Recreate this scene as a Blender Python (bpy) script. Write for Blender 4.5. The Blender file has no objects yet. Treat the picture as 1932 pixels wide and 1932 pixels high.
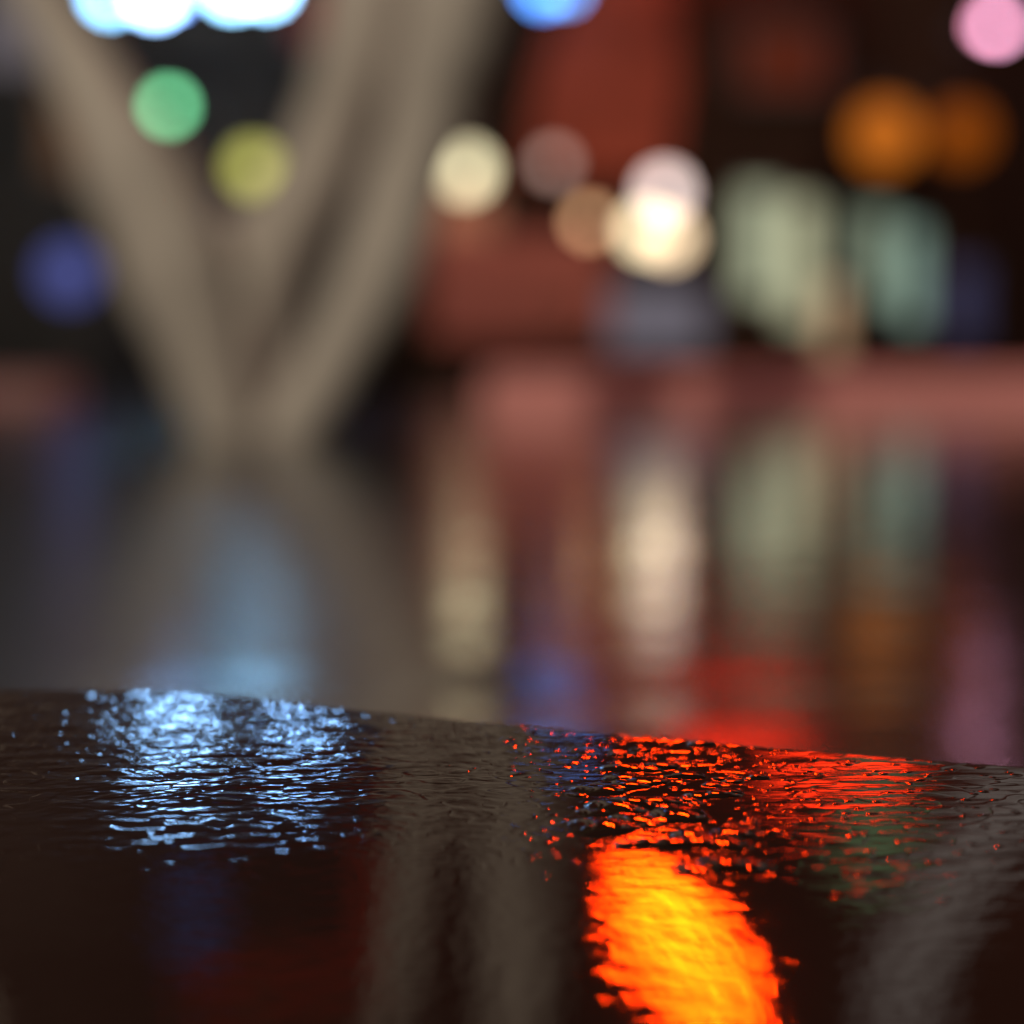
import bpy, bmesh, math, random
import numpy as np
from mathutils import Vector, Matrix
random.seed(7); rng = np.random.default_rng(11)
S = bpy.context.scene
COL = S.collection

# ------------------------------------------------------------------ camera
FLOOR_TO_CAM = 0.283
PITCH = math.radians(4.63)
cd = bpy.data.cameras.new('camera'); cam = bpy.data.objects.new('camera', cd); COL.objects.link(cam)
cam.location = (0, 0, FLOOR_TO_CAM); cam.rotation_euler = (math.radians(90) - PITCH, 0, 0)
cd.lens = 50; cd.sensor_fit = 'HORIZONTAL'; cd.sensor_width = 24; cd.clip_start = 0.02; cd.clip_end = 2000
cd.dof.use_dof = True; cd.dof.focus_distance = 0.815; cd.dof.aperture_fstop = 1.75; cd.dof.aperture_blades = 0
S.camera = cam

# ------------------------------------------------------------------ night sky
w = bpy.data.worlds.new("World"); S.world = w; w.use_nodes = True
nt = w.node_tree; nt.nodes.clear()
sky = nt.nodes.new('ShaderNodeTexSky'); sky.sky_type = 'NISHITA'; sky.sun_disc = False
sky.sun_elevation = math.radians(-4); sky.sun_rotation = math.radians(200)
bg = nt.nodes.new('ShaderNodeBackground'); bg.inputs['Strength'].default_value = 0.02
wo = nt.nodes.new('ShaderNodeOutputWorld')
nt.links.new(sky.outputs[0], bg.inputs[0]); nt.links.new(bg.outputs[0], wo.inputs[0])
S.view_settings.view_transform = 'Standard'; S.view_settings.look = 'None'
S.view_settings.exposure = 0; S.view_settings.gamma = 1

# ------------------------------------------------------------------ helpers
K = 0.48 / 1932.0
def at(px, py, Y):
    """point of the place seen at this spot of the photograph (1932 units wide), Y metres away"""
    dx, dz = (px - 966) * K, (966 - py) * K
    c, s = math.cos(PITCH), math.sin(PITCH)
    d = Vector((dx, c + dz * s, -s + dz * c))
    return Vector((0, 0, FLOOR_TO_CAM)) + d * (Y / d.y)

def tag(o, label=None, cat=None, group=None, kind=None):
    if label: o['label'] = label
    if cat: o['category'] = cat
    if group: o['group'] = group
    if kind: o['kind'] = kind
    return o
def empty(name, loc, label, cat, group=None):
    o = bpy.data.objects.new(name, None); COL.objects.link(o); o.location = loc; o.empty_display_size = .1
    return tag(o, label, cat, group)
def link(name, bm, mat, parent=None, smooth=False):
    me = bpy.data.meshes.new(name)
    bmesh.ops.recalc_face_normals(bm, faces=bm.faces[:])
    bm.to_mesh(me); bm.free()
    me.materials.append(mat)
    if smooth:
        for p in me.polygons: p.use_smooth = True
    o = bpy.data.objects.new(name, me); COL.objects.link(o)
    if parent:
        o.parent = parent
        # mesh is given in world coordinates: bring it to the thing's own origin
        root = parent; off = Vector((0, 0, 0))
        while root: off += root.location; root = root.parent
        me.transform(Matrix.Translation(-off))
    return o
def box(bm, x0, x1, y0, y1, z0, z1):
    vs = [bm.verts.new(p) for p in ((x0,y0,z0),(x1,y0,z0),(x1,y1,z0),(x0,y1,z0),(x0,y0,z1),(x1,y0,z1),(x1,y1,z1),(x0,y1,z1))]
    for f in ((0,1,2,3),(4,5,6,7),(0,1,5,4),(1,2,6,5),(2,3,7,6),(3,0,4,7)): bm.faces.new([vs[i] for i in f])
def bx(name, dims, mat, parent=None, bevel=0.0):
    bm = bmesh.new(); box(bm, *dims)
    if bevel: bmesh.ops.bevel(bm, geom=bm.edges[:], offset=bevel, segments=2, affect='EDGES')
    return link(name, bm, mat, parent)
def tube(bm, pts, radii, n=12, cap=True):
    pts = [Vector(p) for p in pts]; rings = []
    for i, p in enumerate(pts):
        t = (pts[min(i+1, len(pts)-1)] - pts[max(i-1, 0)]).normalized()
        a = t.cross(Vector((0, 1, 0.01))).normalized(); b = t.cross(a).normalized()
        r = radii[i] if hasattr(radii, '__len__') else radii
        rings.append([bm.verts.new(p + (a*math.cos(q) + b*math.sin(q)) * r) for q in (2*math.pi*k/n for k in range(n))])
    for A, B in zip(rings, rings[1:]):
        for k in range(n): bm.faces.new((A[k], A[(k+1)%n], B[(k+1)%n], B[k]))
    if cap: bm.faces.new(rings[0]); bm.faces.new(rings[-1][::-1])
def ball(bm, c, r, sx=1, sy=1, sz=1, seg=20):
    bmesh.ops.create_uvsphere(bm, u_segments=seg, v_segments=seg//2+2, radius=r,
        matrix=Matrix.Translation(c) @ Matrix.Diagonal((sx, sy, sz, 1)))

# ------------------------------------------------------------------ materials
def mat(name, col, rough=0.6, metal=0.0, noise=0.0, scale=8.0, bump=0.0, bscale=60.0, coat=0.0, ior=1.45):
    m = bpy.data.materials.new(name); m.use_nodes = True; N = m.node_tree; b = N.nodes['Principled BSDF']
    b.inputs['Base Color'].default_value = (*col, 1); b.inputs['Roughness'].default_value = rough
    b.inputs['Metallic'].default_value = metal; b.inputs['Coat Weight'].default_value = coat; b.inputs['IOR'].default_value = ior
    tc = N.nodes.new('ShaderNodeTexCoord')
    if noise:
        t = N.nodes.new('ShaderNodeTexNoise'); t.inputs['Scale'].default_value = scale; t.inputs['Detail'].default_value = 6
        r = N.nodes.new('ShaderNodeMix'); r.data_type = 'RGBA'
        r.inputs[6].default_value = (*[c*(1-noise) for c in col], 1); r.inputs[7].default_value = (*[min(1, c*(1+noise)) for c in col], 1)
        N.links.new(tc.outputs['Object'], t.inputs['Vector']); N.links.new(t.outputs[0], r.inputs[0]); N.links.new(r.outputs[2], b.inputs['Base Color'])
    if bump:
        t = N.nodes.new('ShaderNodeTexNoise'); t.inputs['Scale'].default_value = bscale; t.inputs['Detail'].default_value = 4
        u = N.nodes.new('ShaderNodeBump'); u.inputs['Strength'].default_value = bump; u.inputs['Distance'].default_value = 0.01
        N.links.new(tc.outputs['Object'], t.inputs['Vector']); N.links.new(t.outputs[0], u.inputs['Height']); N.links.new(u.outputs[0], b.inputs['Normal'])
    return m
def glow(name, col, strength):
    m = bpy.data.materials.new(name); m.use_nodes = True; N = m.node_tree; b = N.nodes['Principled BSDF']
    b.inputs['Base Color'].default_value = (*[min(.8, c)*.25 for c in col], 1); b.inputs['Roughness'].default_value = .4
    b.inputs['Specular IOR Level'].default_value = .1
    b.inputs['Emission Color'].default_value = (*col, 1); b.inputs['Emission Strength'].default_value = strength
    return m
def lin(r, g, b):
    return tuple(((c/255+.055)/1.055)**2.4 if c/255 > .04045 else c/255/12.92 for c in (r, g, b))

dark_metal = mat('dark_metal', (.03,.03,.03), .4, .8)
brown_wall = mat('brown_wall', (.022,.011,.006), .8, noise=.4, scale=1.5, bump=.2)
red_paint = mat('red_paint', (.26,.05,.025), .5, noise=.8, scale=2.2)
tan_wall = mat('tan_wall', (.22,.18,.15), .8, noise=.3, scale=.6, bump=.2)
bark = mat('bark', (.34,.30,.26), .8, noise=.55, scale=1.6, bump=.6, bscale=14)
kerb_stone = mat('kerb_stone', (.60,.25,.22), .5, noise=.35, scale=.9, bump=.2)
frame_mat = mat('frame_mat', (.05,.045,.04), .5)
leafm = mat('leaf', (.05,.09,.03), .5, noise=.4, scale=3)

for m_ in (brown_wall, red_paint, bark, tan_wall, kerb_stone): m_.node_tree.nodes['Principled BSDF'].inputs['Specular IOR Level'].default_value = .08
# ------------------------------------------------------------------ wet ground
pave = mat('wet_pavement', (.014,.013,.012), .175, noise=.4, scale=3, ior=1.5, coat=1.0)
N = pave.node_tree; b = N.nodes['Principled BSDF']; b.inputs['Specular IOR Level'].default_value = .2
# the paving is rougher left of the forked tree, a smooth puddle in front of the shop
g_ = N.nodes.new('ShaderNodeTexCoord'); sx = N.nodes.new('ShaderNodeSeparateXYZ'); mr = N.nodes.new('ShaderNodeMapRange')
N.links.new(g_.outputs['Object'], sx.inputs[0]); N.links.new(sx.outputs['X'], mr.inputs['Value'])
mr.inputs['From Min'].default_value = -.15; mr.inputs['From Max'].default_value = -.05
mr.inputs['To Min'].default_value = .25; mr.inputs['To Max'].default_value = .065
m2 = N.nodes.new('ShaderNodeMapRange'); m2.inputs['From Min'].default_value = 1.55; m2.inputs['From Max'].default_value = 2.5
m2.inputs['To Min'].default_value = .15; m2.inputs['To Max'].default_value = .06
N.links.new(sx.outputs['Y'], m2.inputs['Value'])
mx = N.nodes.new('ShaderNodeMath'); mx.operation = 'MAXIMUM'
N.links.new(mr.outputs[0], mx.inputs[0]); N.links.new(m2.outputs[0], mx.inputs[1]); N.links.new(mx.outputs[0], b.inputs['Coat Roughness'])
m3 = N.nodes.new('ShaderNodeMapRange'); m3.inputs['From Min'].default_value = -.15; m3.inputs['From Max'].default_value = -.05
m3.inputs['To Min'].default_value = .28; m3.inputs['To Max'].default_value = 1.0
N.links.new(sx.outputs['X'], m3.inputs['Value']); N.links.new(m3.outputs[0], b.inputs['Coat Weight'])
if 1: b.inputs['Coat IOR'].default_value = 1.5
tc = N.nodes.new('ShaderNodeTexCoord'); t = N.nodes.new('ShaderNodeTexNoise'); t.inputs['Scale'].default_value = 1.0; t.inputs['Detail'].default_value = 3; mp = N.nodes.new('ShaderNodeMapping'); mp.inputs['Scale'].default_value = (2.0, 5.0, 1)
u = N.nodes.new('ShaderNodeBump'); u.inputs['Strength'].default_value = .30; u.inputs['Distance'].default_value = .02
N.links.new(tc.outputs['Object'], mp.inputs[0]); N.links.new(mp.outputs[0], t.inputs['Vector']); N.links.new(t.outputs[0], u.inputs['Height']); N.links.new(u.outputs[0], b.inputs['Normal']); N.links.new(u.outputs[0], b.inputs['Coat Normal'])
bm = bmesh.new()
vs = [bm.verts.new(p) for p in ((-400,-400,0),(400,-400,0),(400,400,0),(-400,400,0))]; bm.faces.new(vs)
tag(link('pavement', bm, pave), kind='structure')

# low kerb in front of the shops
x0 = at(910, 772, 8.7).x
bm = bmesh.new(); box(bm, x0, 14, 8.7, 9.3, .0, .14)
bmesh.ops.bevel(bm, geom=[e for e in bm.edges if all(v.co.z > .1 for v in e.verts)], offset=.02, segments=3, affect='EDGES')
tag(link('kerb', bm, kerb_stone), kind='structure')

# ------------------------------------------------------------------ shop building behind the kerb
YW = 12.6
bl = empty('shop_building', (at(760,735,YW).x, YW, 0), 'dark brown shop building with red painted panels and lit greenish windows on the right', 'building')
xa = at(760, 735, YW).x
bx('wall', (xa, 16, YW, YW+6, .0, 11.0), brown_wall, bl)
bx('upper_storey', (xa+.05, 15.9, YW-.03, YW+.03, 4.3, 10.8), mat('dark_red_brick', (.15,.035,.016), .9, noise=.4, scale=1.2), bl)
bm = bmesh.new(); box(bm, xa-.15, 16.15, YW-.2, YW+6.1, 11.0, 11.3); link('roof', bm, dark_metal, bl)
def panel(name, px0, px1, py0, py1, m, parent, Y=YW, th=.05, proud=.05):
    a = at(px0, py1, Y-proud-th); c = at(px1, py0, Y-proud-th)
    z0 = max(a.z, .17)
    return bx(name, (a.x, c.x, Y-proud-th, Y-proud+.045, z0, c.z), m, parent, .004)
panel('door_panel', 812, 1150, 440, 640, mat('pinkish_red_paint', (.30,.065,.04), .6, noise=.6, scale=3), bl)
fb = bmesh.new(); fr_ = [at(x, y, YW-.12) for x, y in ((1085,-60),(1262,-60),(1288,140),(1262,330),(985,330),(1010,150))]
A = [fb.verts.new(p) for p in fr_]; B = [fb.verts.new(p+Vector((0,.16,0))) for p in fr_]
fb.faces.new(A); fb.faces.new(B[::-1])
for i in range(6): fb.faces.new((A[i], A[(i+1)%6], B[(i+1)%6], B[i]))
link('fascia', fb, red_paint, bl)

def window(px0, px1, py0, py1, col, st, label, parent=bl, Y=YW):
    a = at(px0, py1, Y); c = at(px1, py0, Y)
    fr = bmesh.new(); f = .03
    box(fr, a.x-f, c.x+f, Y-.06, Y+.045, a.z-f, a.z); box(fr, a.x-f, c.x+f, Y-.06, Y+.045, c.z, c.z+f)
    box(fr, a.x-f, a.x, Y-.06, Y+.045, a.z, c.z); box(fr, c.x, c.x+f, Y-.06, Y+.045, a.z, c.z)
    wn = link('window', fr, frame_mat, parent); wn['label'] = label
    p = bmesh.new(); box(p, a.x, c.x, Y-.03, Y+.04, a.z, c.z)
    link('pane', p, glow('lit_pane', col, st), wn)
window(1392, 1462, 360, 560, lin(172,180,150), .85, 'tall lit pale green window leftmost of the greenish row')
window(1472, 1536, 380, 610, lin(188,190,155), .85, 'lit greenish cream window')
window(1546, 1588, 535, 670, lin(185,150,115), .9, 'small lit tan window')
window(1560, 1618, 390, 510, lin(120,125,105), .35, 'dim grey green window')
window(1628, 1682, 400, 570, lin(145,165,142), .7, 'lit grey green window')
window(1692, 1742, 430, 610, lin(135,165,152), .8, 'lit teal window')
window(1780, 1850, 500, 640, lin(60,60,90), .6, 'dark bluish window')
window(1150, 1330, 545, 655, lin(118,114,126), .6, 'dull bluish grey low window')
window(1170, 1262, 175, 300, lin(215,85,30), .75, 'small window glowing orange red above the bright lamp cluster')
window(1105, 1200, -30, 90, lin(170,70,50), .45, 'dull red window at the top')
window(1400, 1560, 60, 170, lin(110,38,5), .35, 'dim red brown window')
window(800, 930, 360, 470, lin(190,120,90), .55, 'window with peach light')
window(1000, 1100, 500, 600, lin(150,50,35), .55, 'red lit window beside the door')

# far left building
lb = empty('corner_building', (at(200,735,13.5).x, 13.5, 0), 'dark tan walled building behind the forked tree on the left', 'building')
dark_wall = mat('dark_wall', (.04,.036,.032), .8, noise=.4, scale=.8, bump=.2)
dark_wall.node_tree.nodes['Principled BSDF'].inputs['Specular IOR Level'].default_value = .05
bx('wall', (-11, xa-.25, 13.5, 19, 0, 10.0), dark_wall, lb)
bx('upper_storey', (-10.9, xa-.27, 13.46, 13.52, 3.95, 9.9), tan_wall, lb)
bm = bmesh.new(); box(bm, -11.2, xa-.2, 13.3, 19.2, 10.0, 10.25); link('roof', bm, dark_metal, lb)
window(-40, 130, -20, 130, lin(120,112,118), .5, 'dull grey window high at the left', lb, 13.5)
window(90, 180, 170, 330, lin(120,85,60), .4, 'dull brown window', lb, 13.5)
window(560, 640, -30, 80, lin(130,20,12), .5, 'dark red window', lb, 13.5)
window(395, 500, 400, 520, lin(120,125,150), .5, 'faint bluish window between the tree stems', lb, 13.5)

# left kerb piece, red light put into its stone colour
bm = bmesh.new(); box(bm, -9, at(105, 780, 8.5).x, 8.5, 9.0, 0, .12)
bmesh.ops.bevel(bm, geom=bm.edges[:], offset=.02, segments=2, affect='EDGES')
tag(link('stone_bench', bm, mat('stone_with_red_light', (.26,.12,.11), .6, noise=.3, scale=5)), 'low stone bench with painted red light at the left edge of the wet pavement', 'bench')

# ------------------------------------------------------------------ lamps fixed to the walls
def wall_lamp(px, py, r_px, col, st, label, cat='lamp', group=None, Y=12.0, wallY=YW, name='wall_lamp'):
    c = at(px, py, Y); r = r_px*K*Y
    root = empty(name, (c.x, wallY, c.z+r*1.0), label, cat, group)
    bm = bmesh.new(); ball(bm, c, r); link('globe', bm, glow('lamp_glow', col, st), root, True)
    bm = bmesh.new()
    tube(bm, [c+Vector((0,0,r*.9)), c+Vector((0,0,r*1.25))], [r*.5, r*.35], 16); link('cap', bm, dark_metal, root)
    bm = bmesh.new()
    tube(bm, [c+Vector((0,0,r*1.2)), c+Vector((0,.05,r*1.7)), Vector((c.x,wallY+.02,c.z+r*1.7))], .008, 8); link('bracket', bm, dark_metal, root)
    bm = bmesh.new(); box(bm, c.x-.04, c.x+.04, wallY-.012, wallY+.01, c.z+r*1.7-.06, c.z+r*1.7+.06); link('wall_plate', bm, dark_metal, root)
    return root
LW = 13.5
wall_lamp(318,200,17, lin(110,205,145), 10.5, 'green globe lamp shining left of the yellow one', wallY=LW)
wall_lamp(478,316,32, lin(160,158,80), 3.6, 'dim olive yellow globe lamp beside the tree stem', wallY=LW)
wall_lamp(130,515,48, lin(92,100,175), .75, 'dim violet blue globe lamp low at the left', wallY=LW)
wall_lamp(878,322,34, lin(236,224,180), 3.6, 'cream globe lamp alone right of the tree')
wall_lamp(1045,308,18, lin(150,125,115), 5.0, 'faint rose grey globe lamp between the cream lamp and the bright cluster')
wall_lamp(1112,418,18, lin(200,150,110), 6.0, 'faint peach globe lamp just left of the bright cluster')
wall_lamp(1254,362,30, lin(240,215,208), 3.8, 'topmost pinkish white lamp of the bright cluster', group='lamps of the bright cluster')
wall_lamp(1220,436,32, lin(252,230,185), 3.6, 'yellowish white lamp lower left in the bright cluster', group='lamps of the bright cluster', Y=11.9)
wall_lamp(1262,448,32, lin(255,222,180), 3.3, 'warm white lamp lower right in the bright cluster', group='lamps of the bright cluster', Y=11.8)
wall_lamp(1668,255,58, lin(205,112,30), .85, 'bright orange lantern above the teal window', cat='lantern', name='lantern')
wall_lamp(1815,252,50, lin(190,95,15), .5, 'dim brownish orange lantern right of the bright orange one', cat='lantern', name='lantern')
wall_lamp(1882,50,15, lin(238,165,200), 14, 'pink globe lamp at the top right corner')
wall_lamp(1862,48,10, lin(238,150,180), 12, 'small rosy lamp tucked against the pink globe lamp')
wall_lamp(1025,-25,22, (.10,.33,1.0), 11, 'blue globe lamp at the top centre')
wall_lamp(1068,-25,16, (.12,.40,1.0), 9, 'smaller blue lamp right beside the blue globe lamp')
for px, py, r, c, s, l in ((208,-12,22,(.25,.6,1.0),22,'leftmost blue white floodlight of the row at the top'),
                        (292,-12,26,(.32,.58,1.0),34,'second blue white floodlight from the left at the top'),
                        (325,-14,14,(.2,.4,1.0),22,'small deep blue floodlight in the middle of the top row'),
                        (438,-28,26,(.30,.66,1.0),30,'blue white floodlight third from the left, at the tree stem'),
                        (502,-30,26,(.30,.64,1.0),30,'rightmost blue white floodlight of the top row')):
    wall_lamp(px, py, r, c, s, l, cat='floodlight', group='blue white floodlights', wallY=LW, name='floodlight')

# ------------------------------------------------------------------ forked tree
tr = empty('forked_tree', tuple(at(450, 835, 6)[:2])+(0,), 'pale barked tree whose stems fork from the ground in a wide V', 'tree')
def stem(pts, Y=6.0):
    P, R = [], []
    for px, py, wd in pts:
        p = at(px, py, Y); P.append(p); R.append(wd*K*Y/2)
    # smooth it
    Q, RR = [], []
    for i in range(len(P)-1):
        for t in (0, .25, .5, .75):
            a = P[max(i-1,0)]; b_ = P[i]; c = P[i+1]; d = P[min(i+2,len(P)-1)]
            q = .5*((2*b_)+(c-a)*t+(2*a-5*b_+4*c-d)*t*t+(3*b_-a-3*c+d)*t**3)
            Q.append(q + Vector((random.uniform(-.006,.006), 0, 0))); RR.append((R[i]*(1-t)+R[i+1]*t)*random.uniform(.96,1.04))
    Q.append(P[-1]); RR.append(R[-1])
    bm = bmesh.new(); tube(bm, Q, RR, 20); return bm
link('trunk', stem([(430,850,125),(392,690,165),(335,520,215),(272,360,215),(205,225,160),(125,80,110),(30,-80,95),(-120,-260,90),(-300,-600,85),(-380,-1200,80),(-380,-1900,60),(-300,-2800,40)], 6.0), bark, tr, True)
link('trunk', stem([(470,850,130),(465,640,160),(512,480,165),(622,255,142),(692,20,170),(725,-300,150),(765,-700,160),(775,-1100,150),(700,-1700,100),(560,-2400,60)], 6.15), bark, tr, True)
link('trunk', stem([(530,845,120),(640,660,135),(732,470,165),(782,300,155),(822,150,172),(860,10,190),(905,-300,195),(950,-700,195),(985,-1050,195),(985,-1700,170),(850,-2400,100),(700,-3000,60)], 5.9), bark, tr, True)
link('trunk', stem([(455,850,120),(440,690,160),(432,570,175),(446,480,130),(456,400,50)], 6.2), bark, tr, True)
cr = bmesh.new(); verts = []
top = at(450, -900, 6)
for k in range(9000):
    # leaf clumps in uneven clusters
    if k % 60 == 0:
        cc = Vector((random.gauss(-1.5, .8), random.gauss(6.3, .8), random.uniform(4.9, 6.8)))
    c = cc + Vector((random.gauss(0,.22), random.gauss(0,.22), random.gauss(0,.16)))
    a = Vector((random.uniform(-1,1), random.uniform(-1,1), random.uniform(-.6,.6))).normalized()*.055
    b2 = a.cross(Vector((random.random(), random.random(), random.random()))).normalized()*.03
    cr.faces.new([cr.verts.new(c-a), cr.verts.new(c+b2), cr.verts.new(c+a), cr.verts.new(c-b2)])
link('crown', cr, leafm, tr)

# ------------------------------------------------------------------ the wet glossy ledge the camera rests on
Z0 = 0.133; TILT = .10; YE = .98
def smooth(a, b, x):
    t = np.clip((x-a)/(b-a), 0, 1); return t*t*(3-2*t)
n = 2048; L = 1.0
fx = np.fft.fftfreq(n, L/n)[None, :]; fy = np.fft.fftfreq(n, L/n)[:, None]
def field(wl, band=.35, ax=1.0, seed=0):
    """smooth random height with wavelength wl metres, drawn out ax times along x"""
    g = np.random.default_rng(seed).standard_normal((n, n))
    f = np.sqrt((fx*ax)**2 + fy**2) * wl
    H = np.exp(-(np.log(np.maximum(f, 1e-6))**2)/(2*band**2))
    r = np.real(np.fft.ifft2(np.fft.fft2(g)*H)); return (r/r.std()).astype(np.float32)
def sample(F, x, y):
    u = (x % L)/L*n; v = (y % L)/L*n
    i = np.floor(u).astype(int) % n; j = np.floor(v).astype(int) % n; a = u-np.floor(u); b_ = v-np.floor(v)
    i2 = (i+1) % n; j2 = (j+1) % n
    return (F[j,i]*(1-a)+F[j,i2]*a)*(1-b_)+(F[j2,i]*(1-a)+F[j2,i2]*a)*b_

NX, NY = 1400, 1150
XW = .36; YN = .47
epx = np.array([-1200,-400,0,200,400,640,760,900,960,1100,1300,1500,1700,1932,2400,3200])
epy = np.array([1297,1297,1297,1297,1302,1330,1341,1352,1360,1371,1389,1405,1420,1436,1480,1560])
HC = FLOOR_TO_CAM - Z0
def roll(x):
    t = np.clip((-.04-x)/.05, 0, None); return -.033*.05*(t-1+np.exp(-t))   # the left part leans gently to the left
# far edge in plan, from its height in view
def edge_y(x):
    y = np.full_like(x, 1.0)
    for _ in range(8):
        px = x/(K*y)+966; y = (HC+YE*TILT-roll(x))/((np.interp(px, epx, epy)-640)*K+TILT)
    return y
xs = np.linspace(-XW, XW, NX); ye = edge_y(xs)
k = np.ones(81)/81; ye = np.convolve(np.pad(ye, 40, mode='edge'), k, 'valid')
v = np.linspace(0, 1, NY)[:, None]
X = np.repeat(xs[None, :], NY, 0); Y = YN + v*(ye[None, :]-YN)
px = X/(K*Y)+966; py = (HC+TILT*(YE-Y))/(Y*K)+640          # rough view position, used to lay out wet patches as seen
RB = 9.0
Z = Z0 + roll(X) - TILT*(YE-Y) - np.clip(YE-Y, 0, None)**2/(2*RB)
f1 = sample(field(.017, .38, 2.6, 1), X, Y); f2 = sample(field(.007, .35, 2.4, 2), X, Y); f3 = sample(field(.0036, .3, 1.9, 3), X, Y)
f4 = sample(field(.045, .3, 1.5, 4), X, Y); f5 = sample(field(.0095, .3, 2.3, 5), X, Y); f6 = sample(field(.0045,.3,1.9,6), X, Y)
f0 = sample(field(.12, .3, 1, 9), X, Y)
jx = px + 40*f4; jy = py + 12*f1
# left: rippled sheet of rain
mL = (1-smooth(960,1120,jx))*(1-smooth(1560,1690,jy))
film = smooth(-.2,.5, f5+.5*f4)                     # puddled film with meniscus edges
aL = 1-.5*smooth(1430,1530,py)
Z += mL*aL*(.000050*f1 + .000018*f2 + .000008*f3 + .00012*film + .000005*f3)
# right: separate beads and blobs
mR = smooth(930,1060,jx)*(1-smooth(1400,1520,jx))*(1-smooth(1590,1660,jy))
blob = np.clip((f5+.35*f4-1.15)/1.2, 0, 1)**.8; bead = np.sqrt(np.clip((f6-1.75)/.9, 0, 1))
drops = np.zeros_like(X)
def drop(cx, cy, wpx, h=None):
    """one low rain drop, given where it sits in view and how wide it looks"""
    yy = (HC+TILT*YE)/((cy-640)*K+TILT); xx = (cx-966)*K*yy; rx = wpx*K*yy/2; ry = rx*random.uniform(.5,.85)
    hh = rx*random.uniform(.09,.2) if h is None else h
    j0 = np.searchsorted(xs, xx-rx*1.1); j1 = np.searchsorted(xs, xx+rx*1.1)
    if j1 <= j0: return
    v0 = (yy-ry*1.1-YN)/(ye[(j0+j1)//2 % NX]-YN); v1 = (yy+ry*1.1-YN)/(ye[(j0+j1)//2 % NX]-YN)
    i0 = max(0, int(v0*NY)-3); i1 = min(NY, int(v1*NY)+3)
    xx_, yy_ = X[i0:i1, j0:j1]-xx, Y[i0:i1, j0:j1]-yy
    an = np.arctan2(yy_/ry, xx_/rx); wob = 1+.10*np.sin(2*an+xx*900)+.07*np.sin(3*an+yy*700)
    r2 = ((np.abs(xx_)/rx)**2.4+(np.abs(yy_)/ry)**2.4)/wob**2
    drops[i0:i1, j0:j1] = np.maximum(drops[i0:i1, j0:j1], hh*np.clip(1-r2, 0, 1)**.75)
rows = [((1110,1378),(1340,1402),26,9,30), ((1130,1398),(1290,1398),10,5,18), ((1150,1425),(1270,1415),12,5,26),
        ((1330,1403),(1450,1412),9,5,22), ((1260,1440),(1340,1436),10,2,12), ((1170,1452),(1260,1446),14,4,38),
        ((1085,1500),(1240,1470),20,6,46), ((1120,1480),(1330,1462),16,6,40), ((1330,1478),(1440,1462),14,6,22),
        ((1110,1530),(1260,1508),16,6,62), ((1240,1520),(1390,1492),26,7,34), ((1110,1562),(1290,1540),14,7,70),
        ((1270,1582),(1420,1566),14,9,48), ((1190,1592),(1400,1588),12,10,64), ((1300,1640),(1440,1630),12,14,56), ((1380,1540),(1500,1560),8,20,30),
        ((960,1365),(1120,1380),12,6,10), ((1340,1420),(1400,1432),12,8,12)]
for (ax_, ay_), (bx_, by_), cnt, jit, wd in rows:
    for k_ in range(int(cnt*.5)):
        t_ = (k_+random.random())/int(cnt*.5)
        drop(ax_+(bx_-ax_)*t_, ay_+(by_-ay_)*t_+random.gauss(0,jit*.5), wd*random.uniform(.75,2.0))
for k_ in range(110):
    drop(random.uniform(1115,1560), random.triangular(1372,1640,1430), random.uniform(4,11))
for k_ in range(110):
    drop(random.uniform(230,1080), random.triangular(1310,1600,1450), random.uniform(4,9))
for k_ in range(120):
    drop(random.uniform(1500,2000), random.triangular(1420,1700,1450), random.uniform(6,18))
Z += mR*(.00018*blob*(1-smooth(1450,1500,py)) + .00024*bead*(1-np.clip(blob*3,0,1)) + .0000035*f2)
# far right: thin flowing film with a few holes
mF = smooth(1380,1500,jx)
Z += mF*(1-smooth(1600,1750,jy))*(.000018*f1 + .00005*smooth(.2,.6,f5+.5*f4)+.000003*f2)
# near the lens: nearly even, lightly brushed sheet
mN = smooth(1600,1720,jy)
Z += mN*(.000009*f1 + .000008*f2 + .0000022*f3)
Z += drops
Z += .00009*f0
# rounded far edge
d = ye[None, :]-Y; rf = .010; q = np.clip(1-d/rf, 0, 1)
Z -= rf*(1-np.sqrt(np.clip(1-q*q, 0, 1)))
verts = np.stack([X, Y, Z], -1).astype(np.float32)
# skirts: far wall down to the ground, near coarse top
lip = verts[-1].copy(); lip[:, 2] = 0.0; verts = np.concatenate([verts, lip[None]], 0)
near = verts[0].copy(); near[:, 1] = -.25; near[:, 2] = verts[0][:, 2].mean()-.012
low = near.copy(); low[:, 2] = 0; verts = np.concatenate([low[None], near[None], verts], 0)
R_ = verts.shape[0]; idx = np.arange(R_*NX).reshape(R_, NX)
quads = np.stack([idx[:-1,:-1], idx[:-1,1:], idx[1:,1:], idx[1:,:-1]], -1).reshape(-1, 4)
me = bpy.data.meshes.new('wet_ledge')
me.vertices.add(R_*NX); me.vertices.foreach_set('co', verts.reshape(-1))
me.loops.add(quads.size); me.loops.foreach_set('vertex_index', quads.reshape(-1).astype(np.int32))
me.polygons.add(len(quads)); me.polygons.foreach_set('loop_start', np.arange(0, quads.size, 4, dtype=np.int32))
me.polygons.foreach_set('use_smooth', np.ones(len(quads), dtype=bool))
me.update(calc_edges=True)
ledge_mat = mat('wet_black_gloss', (.011,.005,.004), .03, ior=1.6)
N = ledge_mat.node_tree; b = N.nodes['Principled BSDF']
tc = N.nodes.new('ShaderNodeTexCoord'); mp = N.nodes.new('ShaderNodeMapping'); mp.inputs['Scale'].default_value = (45, 300, 1)
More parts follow.
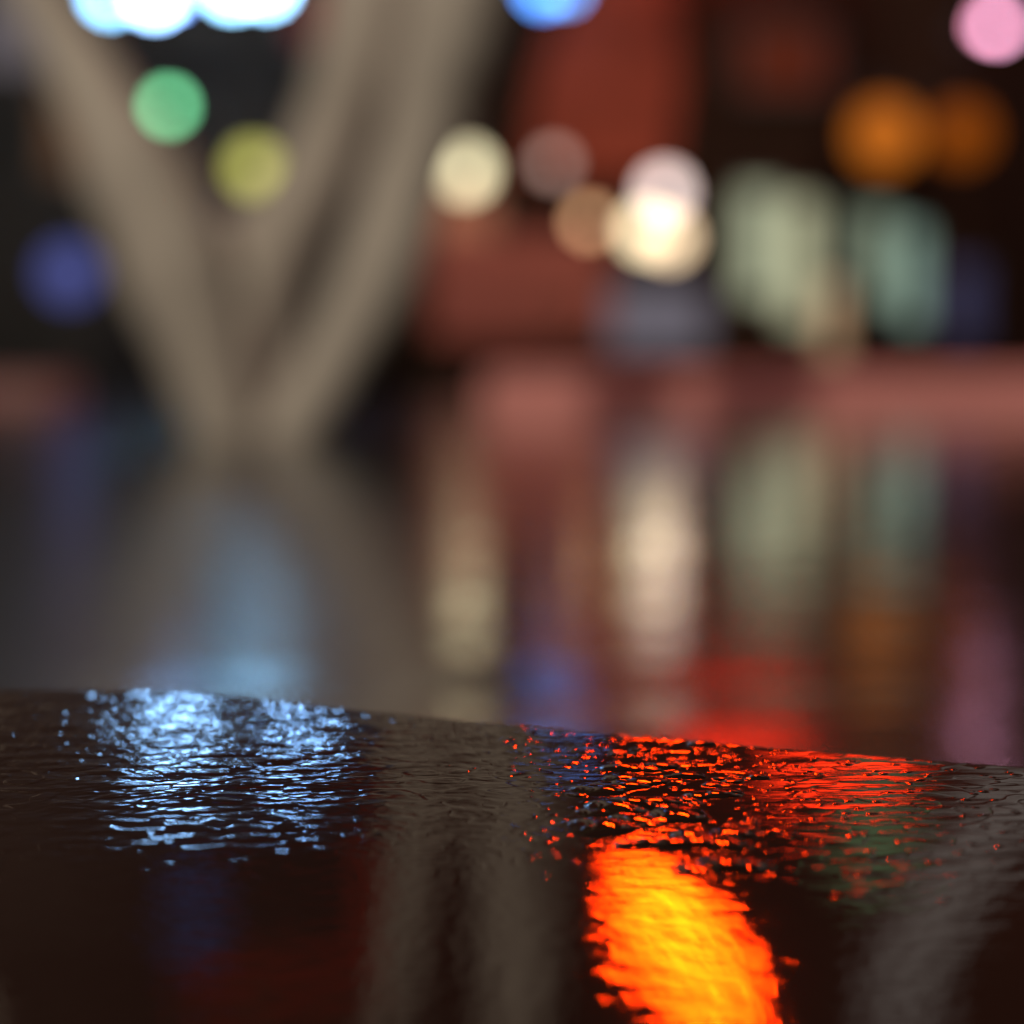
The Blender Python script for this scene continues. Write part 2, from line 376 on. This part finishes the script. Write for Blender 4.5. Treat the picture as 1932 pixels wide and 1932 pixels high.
t = N.nodes.new('ShaderNodeTexNoise'); t.inputs['Scale'].default_value = 1; t.inputs['Detail'].default_value = 3
u = N.nodes.new('ShaderNodeBump'); u.inputs['Strength'].default_value = 1; u.inputs['Distance'].default_value = .000045
N.links.new(tc.outputs['Object'], mp.inputs[0]); N.links.new(mp.outputs[0], t.inputs['Vector']); N.links.new(t.outputs[0], u.inputs['Height']); N.links.new(u.outputs[0], b.inputs['Normal'])
me.materials.append(ledge_mat)
lo = bpy.data.objects.new('wet_ledge', me); COL.objects.link(lo)
tag(lo, 'glossy black wet ledge in the foreground, covered in rippled rainwater and drops', 'ledge')

# ------------------------------------------------------------------ big orange neon sign high over the shop (seen in the wet ledge)
def seen_in_ledge(px, py, Yd):
    """point Yd away that the smooth ledge mirrors at this spot of the view"""
    y = .7
    for _ in range(8): y = (FLOOR_TO_CAM-(Z0-TILT*YE-max(YE-y,0)**2/(2*RB)))/((py-640)*K+TILT)
    tilt = TILT + max(YE-y, 0)/RB
    el = (py-640)*K + 2*tilt
    el = math.atan((py-640)*K)+2*tilt
    zs = Z0 - TILT*(YE-y) + math.tan(math.atan((py-640)*K)+2*tilt)*(Yd-y); return Vector(((px-966)*K*(y+(Yd-y)*math.cos(el-2*tilt)/math.cos(el)), Yd, zs))
ns = empty('neon_sign', (seen_in_ledge(1270,1700,YW).x, YW, seen_in_ledge(1270,1700,YW).z), 'large curved orange neon sign glowing high on the shop wall, mirrored in the wet ledge', 'neon sign')
L_ = [(1172,1665),(1190,1705),(1225,1755),(1275,1810),(1345,1880),(1395,1960),(1410,2040)]
R2 = [(1205,1665),(1232,1705),(1275,1750),(1330,1810),(1385,1880),(1420,1960),(1430,2040)]
fm = bmesh.new(); hm = bmesh.new(); ra = []; rb = []
for (a, b_), (c, d_) in zip(L_, R2):
    p, q_ = seen_in_ledge(a, b_, 12.2), seen_in_ledge(c, d_, 12.2)
    ra.append([fm.verts.new(p), fm.verts.new(q_)])
    e = Vector((.05, 0, 0)); y1 = Vector((0,-.01,0)); y2 = Vector((0,.14,0)); y0 = Vector((0,.012,0))
    rb.append([hm.verts.new(v_) for v_ in (p+y0, p-e+y0, p-e+y1, p-e*1.01+y2, q_+e*1.01+y2, q_+e+y1, q_+e+y0, q_+y0)])
for A, B in zip(ra, ra[1:]): fm.faces.new((A[0], A[1], B[1], B[0]))
for A, B in zip(rb, rb[1:]):
    for i in range(8): hm.faces.new((A[i], A[(i+1)%8], B[(i+1)%8], B[i]))
hm.faces.new(rb[0]); hm.faces.new(rb[-1][::-1])
link('lit_face', fm, glow('neon', (1,.032,.0004), 380), ns)
link('housing', hm, dark_metal, ns)
for s in (1650, 1950):
    p = seen_in_ledge(1270, s, 12.31); bm = bmesh.new(); tube(bm, [p, p+Vector((0,.32,0))], .02, 8); link('bracket', bm, dark_metal, ns)
# dim red sign board above the left building's eaves line
rs = empty('red_sign', (seen_in_ledge(480,1800,LW).x, LW, seen_in_ledge(480,1800,LW).z), 'dim dark red sign board high on the corner building', 'sign')
p, q_ = seen_in_ledge(250,1930,LW-.1), seen_in_ledge(640,1800,LW-.1)
bm = bmesh.new(); box(bm, p.x, q_.x, LW-.1, LW+.02, q_.z, p.z); link('board', bm, glow('red_board', (1,.05,.02), .13), rs)
def high_sign(a, b_, m, label, cat='sign', name='sign_board', Yd=12.4, wall=YW):
    p, q_ = seen_in_ledge(*a, Yd), seen_in_ledge(*b_, Yd); c = (p+q_)/2
    r = empty(name, (c.x, wall, c.z), label, cat)
    bm = bmesh.new(); box(bm, min(p.x,q_.x), max(p.x,q_.x), Yd, Yd+.1, min(p.z,q_.z), max(p.z,q_.z)); link('board', bm, m, r)
    bm = bmesh.new(); tube(bm, [Vector((c.x,Yd+.1,c.z)), Vector((c.x,wall+.02,c.z))], .03, 8); link('bracket', bm, dark_metal, r)
    return r
high_sign((205,1322), (305,1375), glow('blue_white_box', (.27,.55,1.0), 38), 'bright blue white light box sign on the corner building, mirrored in the left ripple patch', Yd=13.3, wall=LW)
high_sign((486,1330), (532,1380), glow('blue_white_box', (.25,.52,1.0), 48), 'narrower bright blue light box sign, mirrored in the right ripple patch', Yd=13.3, wall=LW)
p, q_ = at(1290,-185,12.3), at(1520,-115,12.3)  # unseen red light box, added for the red glow on the pavement
r_ = empty('sign_board', ((p.x+q_.x)/2, YW, (p.z+q_.z)/2), 'unseen deep red light box added to redden the wet pavement', 'sign')
bm = bmesh.new(); box(bm, p.x, q_.x, 12.3, 12.4, q_.z, p.z); link('board', bm, glow('deep_red_box', (1,.02,.002), 9), r_)
bm = bmesh.new(); tube(bm, [Vector(((p.x+q_.x)/2,12.4,(p.z+q_.z)/2)), Vector(((p.x+q_.x)/2,YW+.02,(p.z+q_.z)/2))], .03, 8); link('bracket', bm, dark_metal, r_)
high_sign((1040,1385), (1090,1410), glow('small_blue_box', (.16,.36,1.0), 6), 'small blue light box sign above the shop, mirrored beside the red drops')
high_sign((230,1660), (330,1800), glow('blue_light_box', (.05,.12,.35), .45), 'dim blue light box sign high on the corner building', Yd=13.3, wall=LW)
high_sign((640,1560), (700,1900), glow('maroon_light_box', (1,.06,.03), .2), 'narrow dim maroon light box sign on the corner building', Yd=12.4, wall=LW)
high_sign((1480,1432), (1720,1470), glow('red_light_box', (1,.03,.005), 12), 'wide glowing red light box sign, mirrored at the right of the wet ledge')
high_sign((1610,1530), (1720,1640), glow('green_light_box', lin(110,140,100), 1.3), 'dim green light box sign, mirrored under the red patch of the ledge')
bm = bmesh.new(); tube(bm, [seen_in_ledge(1990,1440,12.38), seen_in_ledge(1850,1600,12.38), seen_in_ledge(1740,1800,12.38), seen_in_ledge(1700,2000,12.38)], .22, 16)  # cloth given a glow of its own so its reflection shows
o_ = link('fabric_banner', bm, glow('cloth_added_glow', lin(125,116,110), 1.7), None, True); tag(o_, 'long pale cloth tube with added glow sweeping down the upper right shop front', 'banner')
s2 = empty('added_street_lamp', (3.9, 7.2, 0), 'unseen lamp post added on the right to brighten the kerb and shop front', 'street lamp')  # unseen lamp added to brighten the kerb
bm = bmesh.new(); tube(bm, [(3.9,7.2,0),(3.9,7.2,4.2),(3.8,7.3,4.5),(3.55,7.5,4.6)], [.07,.05,.04,.04], 12); link('pole', bm, dark_metal, s2)
bm = bmesh.new(); ball(bm, Vector((3.5,7.55,4.58)), .16, 1.2,1,.5); link('lamp_head', bm, dark_metal, s2, True)
ld = bpy.data.lights.new('added_lamp_light', 'SPOT'); ld.energy = 620; ld.color = (1,.72,.70); ld.spot_size = math.radians(130); ld.spot_blend = .8; ld.shadow_soft_size = .12
l2 = bpy.data.objects.new('added_lamp_light', ld); COL.objects.link(l2); l2.parent = s2
l2.location = Vector((3.45,7.6,4.47))-s2.location; l2.rotation_euler = (Vector((1.6, 10.5, .3))-Vector((3.45,7.6,4.47))).to_track_quat('-Z','Y').to_euler()

# unseen lamp added behind the camera to light the tree and fronts
sl = empty('added_street_lamp', (-3.2, -1.5, 0), 'tall unseen lamp post added behind the viewpoint to light the tree', 'street lamp')
bm = bmesh.new(); tube(bm, [(-3.2,-1.5,0),(-3.2,-1.5,4.6),(-3.1,-1.3,4.9),(-2.9,-1.0,5.0)], [.07,.05,.04,.04], 12); link('pole', bm, dark_metal, sl)
bm = bmesh.new(); ball(bm, Vector((-2.85,-.95,4.95)), .16, 1,1.2,.5); link('lamp_head', bm, dark_metal, sl, True)
ld = bpy.data.lights.new('added_lamp_light', 'SPOT'); ld.energy = 2750; ld.color = (1,.88,.72); ld.spot_size = math.radians(120); ld.spot_blend = .8; ld.shadow_soft_size = .12
lo2 = bpy.data.objects.new('added_lamp_light', ld); COL.objects.link(lo2); lo2.parent = sl
lo2.location = Vector((-2.85,-.9,4.84))-sl.location; lo2.rotation_euler = (Vector((.5, 8, .5))-Vector((-2.85,-.9,4.84))).to_track_quat('-Z','Y').to_euler()
